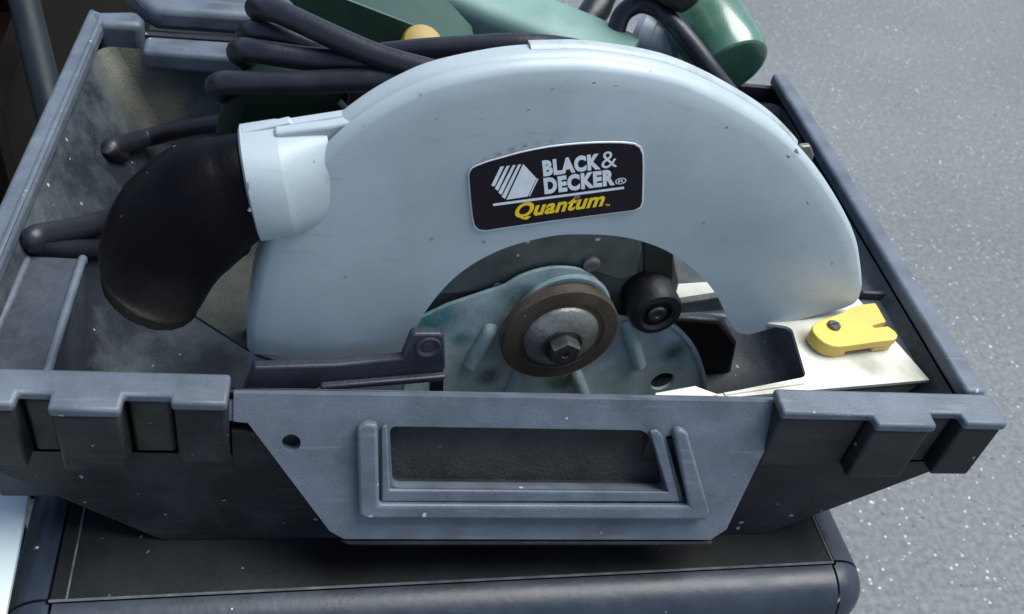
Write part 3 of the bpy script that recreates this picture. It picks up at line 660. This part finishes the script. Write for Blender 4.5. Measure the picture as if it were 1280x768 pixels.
tip = [pcor(818,494)+Vector((0,0,0.0015)), pcor(868,485)+Vector((0,0,0.0015)), pcor(872,487)+Vector((0,0,0.0015)), pcor(897,496)+Vector((0,0,0.0015)), pcor(880,500)+Vector((0,0,0.0015)), pcor(818,502)+Vector((0,0,0.0015))]
prism('plate_tab', M_PLATE, saw, tip, (0,0,-0.0013), bevel=0.0004)
# turned-down front lip
fa, fb = PR0+Vector((0,0.0006,-0.0018)), pcor(960,492)+Vector((0,0.0006,-0.0018))
prism('plate_lip', M_LIP, saw, [fa-SU*0.003, fb, fb+Vector((0,0,-0.010)), fa-SU*0.008+Vector((0,0,-0.008))], (0,0.0015,0), bevel=0.0004)
# raised crease along the front strip
tube('plate_fold', M_PLATE, saw, [pcor(905,493.5),pcor(955,486),pcor(1004,479)], 0.0009, sides=8)
prism('shaded_plate_tail', M_LUG, saw, pq([(236,390),(318,442),(352,452),(352,280),(300,296),(258,345)], -0.016), (0,0,-0.0016), bevel=0.0004)  # left end of the cream plate, dirt and its shadow put into the dark colour
# yellow lever on the plate
zl = ZP+0.0077
yp = [(1015,411),(1016.5,406),(1021,402),(1030,399),(1052,391),(1067,383),(1080,380),(1094,378.5),(1098,384),(1108,402),(1092,406),(1091,408),(1094,409.5),(1110,407.5),(1119,414),(1122.5,419),(1121,423),(1117,425),(1098,427),(1080,429.5),(1062,432),(1050,433.5),(1040,432.5),(1030,428.5),(1022,422),(1017,416)]
lever = prism('depth_lever', M_YEL, saw, [pz(x,y,zl) for x,y in yp], (0,0,-0.0042), bevel=0.0015, seg=3)
foot_l = [(1015.3,411),(1016.8,406),(1021,402),(1060,388),(1085,384),(1080,405),(1062,431.5),(1050,433),(1040,432),(1030,428),(1022,421.5),(1017,415.5)]
prism('lever_foot', M_YEL, lever, [pz(x,y,zl)+Vector((0,0.0003,-0.0040)) for x,y in foot_l], (0,0,-0.0034), bevel=0.0005)
foot_r = [(1094,424),(1097,410),(1112,408.5),(1121.5,419),(1120,423),(1116,424.5),(1098,426.5)]
prism('lever_foot', M_YEL, lever, [pz(x,y,zl)+Vector((0,0.0003,-0.0040)) for x,y in foot_r], (0,0,-0.0034), bevel=0.0005)
sc_ = pz(1042,408,zl)
scr = lathe('screw', M_DSTEEL, lever, sc_, (0,0,1), [(0.0031,-0.0005),(0.0031,0.0010),(0.0025,0.0015),(0.001,0.0015)], 20)
tube('screw_slot', M_WALL, lever, [sc_+Vector((-0.0022,-0.0008,0.0014)), sc_+Vector((0,0,0.0015)), sc_+Vector((0.0022,0.0008,0.0014))], 0.0004, sides=6)

# badge -----------------------------------------------------------
def zp(x, y, off): return rs(570+x/5.12, 170+y/5.12, off)
bo = [(76,262),(80,232),(96,208),(120,193),(200,162),(300,134),(400,106),(500,84),(600,66),(700,54),(800,45),(900,40),(1000,38),(1080,40),(1150,48),(1186,70),(1203,112),(1206,200),(1204,330),(1201,430),(1188,462),(1150,482),(900,514),(600,554),(300,598),(185,617),(140,612),(112,585),(98,520),(84,380)]
badge = prism('badge', M_STKB, saw, [zp(x,y,0.0007) for x,y in bo], -SN*0.0006, bevel=0.0003)
cxy = (640,320)
bi = [(cxy[0]+(x-cxy[0])*0.981, cxy[1]+(y-cxy[1])*0.957) for x,y in bo]
prism('badge_field', M_STK, badge, [zp(x,y,0.0010) for x,y in bi], -SN*0.00025)
TO = 0.00125
def flatpoly(name, m, polys, parent):
    vs, fs = [], []
    for p in polys:
        fs.append(tuple(range(len(vs), len(vs)+len(p)))); vs += [zp(x,y,TO) for x,y in p]
    me = mesh(name, vs, fs, False)
    return link(name, me, m, parent, None)
flatpoly('nut_emblem', M_WHITE, [
    [(284,197),(308,195),(247,325),(226,318)], [(324,193),(345,190),(269,352),(249,338)],
    [(363,188),(383,186),(291,378),(271,364)], [(398,184),(418,181),(314,404),(293,390)],
    [(430,180),(515,272),(460,388),(322,410)], [(519,270),(527,278),(474,386),(466,388)]], badge)
flatpoly('rule', M_WHITE, [[(237,434),(1075,325),(1077,340),(238,450)]], badge)
def text(name, s, m, bl_, br_, tl_, bold=0.0, shear=0.0, parent=badge, space=1.0):
    cu = bpy.data.curves.new(name, 'FONT'); cu.body = s; cu.size = 1; cu.offset = bold; cu.shear = shear; cu.fill_mode = 'FRONT'; cu.resolution_u = 4; cu.space_character = space
    ob = bpy.data.objects.new(name+'_c', cu); COL.objects.link(ob)
    dg = bpy.context.evaluated_depsgraph_get(); me = bpy.data.meshes.new_from_object(ob.evaluated_get(dg))
    bpy.data.objects.remove(ob); bpy.data.curves.remove(cu)
    xs = [v.co.x for v in me.vertices]; ys = [v.co.y for v in me.vertices]
    x0,x1,y0,y1 = min(xs),max(xs),min(ys),max(ys)
    P0, PX, PY = zp(*bl_,TO), zp(*br_,TO), zp(*tl_,TO)
    for v in me.vertices:
        a, b = (v.co.x-x0)/(x1-x0), (v.co.y-y0)/(y1-y0)
        v.co = P0+(PX-P0)*a+(PY-P0)*b
    return link(name, me, m, parent, None)
text('lettering', 'BLACK', M_WHITE, (560,262), (926,214), (550,158), bold=0.06, space=1.12)
text('lettering', '&', M_WHITE, (932,212), (1032,198), (926,106), bold=0.0)
text('lettering', 'DECKER', M_WHITE, (568,376), (1017,316), (558,270), bold=0.06, space=1.12)
text('lettering', '\u00ae', M_WHITE, (1020,316), (1092,304), (1017,275), bold=0.01)
text('lettering', 'Quantum', M_YPRINT, (358,549), (928,468), (396,432), bold=0.035, space=1.05)
text('lettering', '\u2122', M_YPRINT, (955,452), (985,448), (954,438))

# saw's cord: strands at the left and the coil behind the guard -----------------
R_C = 0.0051
cord = []
# lower-left loop lying in the tray
tube('power_cord', M_CORD, saw, [on_tray(*q) for q in ((300,250,0.03),(235,254,0.022),(165,266,0.014),(105,284,0.012),(62,292,0.011),(43,297,0.009),(48,306,0.006),(90,310,0.006),(150,312,0.006),(230,316,0.006))], R_C, label='black cord looped behind the dust spout')
tube('power_cord', M_CORD, saw, [on_tray(*q) for q in ((340,142,0.05),(290,152,0.04),(235,160,0.03),(185,172,0.020),(152,181,0.012),(138,187,0.008),(150,194,0.004))], R_C)
# coil
Y0, Y1 = 0.135, 0.165
def yv(x,y,d): return py_(x,y,d)
tube('cord_coil', M_CORD, saw, [
    yv(640,128,0.105),yv(560,96,0.112),yv(480,73,0.122),yv(420,48,0.132),yv(360,20,0.145),yv(331,9,0.155),yv(322,12,0.172),yv(360,30,0.190),yv(430,62,0.188),
    ], R_C, label='black cord strand rising from behind the guard')
tube('cord_coil', M_CORD, saw, [yv(520,100,0.138),yv(450,78,0.143),yv(390,58,0.148),yv(340,44,0.152),yv(315,39,0.160),yv(312,46,0.176),yv(360,66,0.188),yv(450,90,0.18)], R_C)
tube('cord_coil', M_CORD, saw, [yv(600,112,0.120),yv(520,92,0.126),yv(450,79,0.130),yv(380,73,0.134),yv(325,65,0.138),yv(302,62,0.148),yv(302,70,0.165),yv(350,90,0.18),yv(450,104,0.18)], R_C)
tube('cord_coil', M_CORD, saw, [yv(600,120,0.112),yv(530,103,0.117),yv(460,100,0.120),yv(380,104,0.124),yv(310,104,0.128),yv(279,104,0.134),yv(272,110,0.148),yv(300,120,0.165),yv(400,122,0.17)], R_C)
tube('cord_coil', M_CORD, saw, [yv(380,92,0.17),yv(450,72,0.165),yv(520,63,0.155),yv(580,59,0.150),yv(640,56,0.146),yv(700,60,0.142),yv(760,74,0.132),yv(820,104,0.118)], R_C)

# ================================================================== GREEN POWER TOOL
gt_ = thing('green_power_tool', 'green power tool lying behind the saw, its domed housing at the right rim', 'power tool', (0.28, 0.21, -0.06))
# long tapering body: lit top face and dark front flank
def yz(px,py,y): return py_(px,py,y)
T0, T1 = pz(565,-30,0.030), pz(812,55,0.020)          # front top edge, from far left to collar
T0 = pz(480,-35,0.034)
F_ = (T1-T0); axd = F_.normalized()
side = Vector((-axd.y, axd.x, 0)).normalized()          # away from viewer
e0 = pz(585,3,0.032); e1 = pz(716,56,0.026)
axd = (e1-e0).normalized(); side = Vector((-axd.y,axd.x,0)).normalized()
secs = []
vs, fs = [], []
def sec(c, wd, ht, r=0.006):
    # rounded rectangle hanging below/behind the front top edge c
    pts = [(0.001,-0.004),(0.004,-0.0008),(0.009,0.0012),(wd*0.5,0.004),(wd-0.008,0.0015),(wd-0.002,-0.003),(wd,-0.010),(wd-0.004,-ht+0.004),(wd-0.010,-ht),(0.012,-ht),(0.007,-ht+0.004),(0.0005,-0.010)]
    return [c+side*a+Vector((0,0,b)) for a,b in pts]
e2_ = e1+axd*0.040
for c,wd,ht in ((e0-axd*0.16,0.050,0.050),(e0-axd*0.05,0.048,0.047),(e0,0.048,0.045),(e1,0.049,0.042),(e1+axd*0.026,0.046,0.038),(e1+axd*0.032,0.042,0.035)):
    secs.append(sec(c,wd,ht))
k = len(secs[0])
for s_ in secs: vs += s_
for j in range(len(secs)-1):
    for i in range(k): fs.append((j*k+i,j*k+(i+1)%k,(j+1)*k+(i+1)%k,(j+1)*k+i))
fs.append(tuple(range(k))); fs.append(tuple((len(secs)-1)*k+i for i in range(k)))
link('body', mesh('body', vs, fs), M_PGREEN, gt_, 50)
vs = sec(e1+axd*0.0325+side*0.002-Vector((0,0,0.002)),0.030,0.032)+sec(e1+axd*0.042+side*0.003-Vector((0,0,0.004)),0.027,0.03)
fs = [(i,(i+1)%k,k+(i+1)%k,k+i) for i in range(k)]+[tuple(range(k)),tuple(range(k,2*k))]
link('collar', mesh('collar', vs, fs), M_GREYP, gt_, 40)
# darker lower flank panel (separate moulding) and the dark housing beyond it
a0 = yz(372,-20,0.215); 
prism('lower_housing', M_MOSS, gt_, [yz(x,y,0.205) for x,y in ((318,-45),(322,-45),(435,0),(560,48),(600,90),(420,90),(370,10))], (0,0.05,0), bevel=0.006, seg=3)
lathe('lock_button', M_OCHRE, gt_, yz(528,56,0.196), (0.1,-0.6,0.75), [(0.0105,-0.012),(0.0105,0.0),(0.0095,0.002),(0.006,0.0034),(0.001,0.0036)], 32)
# dark housing under the coil
prism('grip_housing', M_DGREEN, gt_, [yz(x,y,0.145) for x,y in ((288,112),(440,108),(470,150),(470,230),(262,230),(268,170))], (0,0.05,0), bevel=0.008, seg=3)
box('switch_block', M_RUBBER, gt_, tuple(yz(432,165,0.132)), tuple(yz(490,118,0.132)+Vector((0,0.02,0))), bevel=0.0015)
tube('pin', M_STEEL, gt_, [yz(424,127,0.128),yz(430,133,0.127),yz(436,140,0.126)], 0.0013, sides=8)
# domed motor housing at the right
dc = pz(914,86,0.012)                                   # centre of the front end face
da = Vector((0.30,-0.93,-0.30)).normalized()
dome = lathe('motor_housing', M_GREEN, gt_, dc, da, [(0.012,-0.085),(0.021,-0.080),(0.0245,-0.062),(0.025,-0.050),(0.0240,-0.0465),(0.0240,-0.0435),(0.0255,-0.041),(0.0262,-0.026),(0.0258,-0.012),(0.0250,-0.004),(0.0236,0.0),(0.0220,0.0008),(0.004,0.0012)], 48, sharp=25)
# cable arching over from the grey collar
tube('supply_cable', M_CORD, gt_, [pz(768,46,0.022),pz(778,18,0.034),pz(799,5,0.040),pz(822,11,0.040),pz(843,31,0.036),pz(866,58,0.028),pz(889,88,0.018),pz(912,118,0.006)], 0.0056, label='thick black cable arching over the tool')
lathe('cable_boot', M_CORD, gt_, pz(742,16,0.015), (0.5,0.6,0.5), [(0.009,-0.01),(0.0095,0.004),(0.0078,0.012),(0.006,0.022)], 28)
lathe('vent_ring', M_RUBBER, gt_, dc-da*0.0855, da, [(0.010,-0.012),(0.017,-0.012),(0.018,-0.002),(0.012,0.0)], 32)
lathe('collar', M_GREYP, gt_, pz(800,46,0.004), axd, [(0.014,-0.004),(0.017,0.0),(0.017,0.007),(0.0160,0.008),(0.0160,0.012),(0.0175,0.013),(0.0175,0.024),(0.014,0.027)], 40)
prism('gear_head', M_RUBBER, gt_, [yz(x,y,0.262) for x,y in ((800,-40),(885,-40),(876,6),(852,22),(822,4))], (0,0.03,0), bevel=0.004, seg=3)
# grime spots worn into the guard's paint
def grime():
    vs, fs = [], []; rg = random.Random(11)
    spots = [(640,188,7,2.5,-18),(655,184,5,2,-15),(672,181,6,2,-12),(690,178,4,1.6,-10),(622,194,5,2,-20),(606,200,4,2,-25),(742,104,3,2,0),(770,108,5,1.4,5),(690,112,4,1.2,-5),(545,150,4,1.2,-30),(985,196,6,2.5,40),(996,190,5,3,45),(908,160,2.5,2,0),(795,184,6,1.5,10),(660,138,3,1.6,0),(600,150,3,1.2,-20),(880,280,3,1.6,20),(905,300,5,1.2,25),(540,300,2.5,1.6,0),(605,303,2,1.6,0),(310,235,2,7,0),(312,262,3,4,0),(1010,255,4,1.6,50),(1040,330,2,3,0)]
    for x,y,a,b,r in spots:
        n = 9; i0 = len(vs); cr, sr = math.cos(math.radians(r)), math.sin(math.radians(r)); f = 0.0004
        if x < 330: f = 0.0048
        for k in range(n):
            w = 2*math.pi*k/n; m_ = rg.uniform(0.35,1.15); dx, dy = a*m_*math.cos(w), b*m_*math.sin(w)
            vs.append(rs(x+dx*cr-dy*sr, y+dx*sr+dy*cr, f))
        fs.append(tuple(range(i0,i0+n)))
    o = link('grime', mesh('grime', vs, fs, False), mat('grey_grime', (0.25,0.295,0.305), 0.7, var=0.5, vscale=300), saw, None); o['kind'] = 'stuff'
grime()
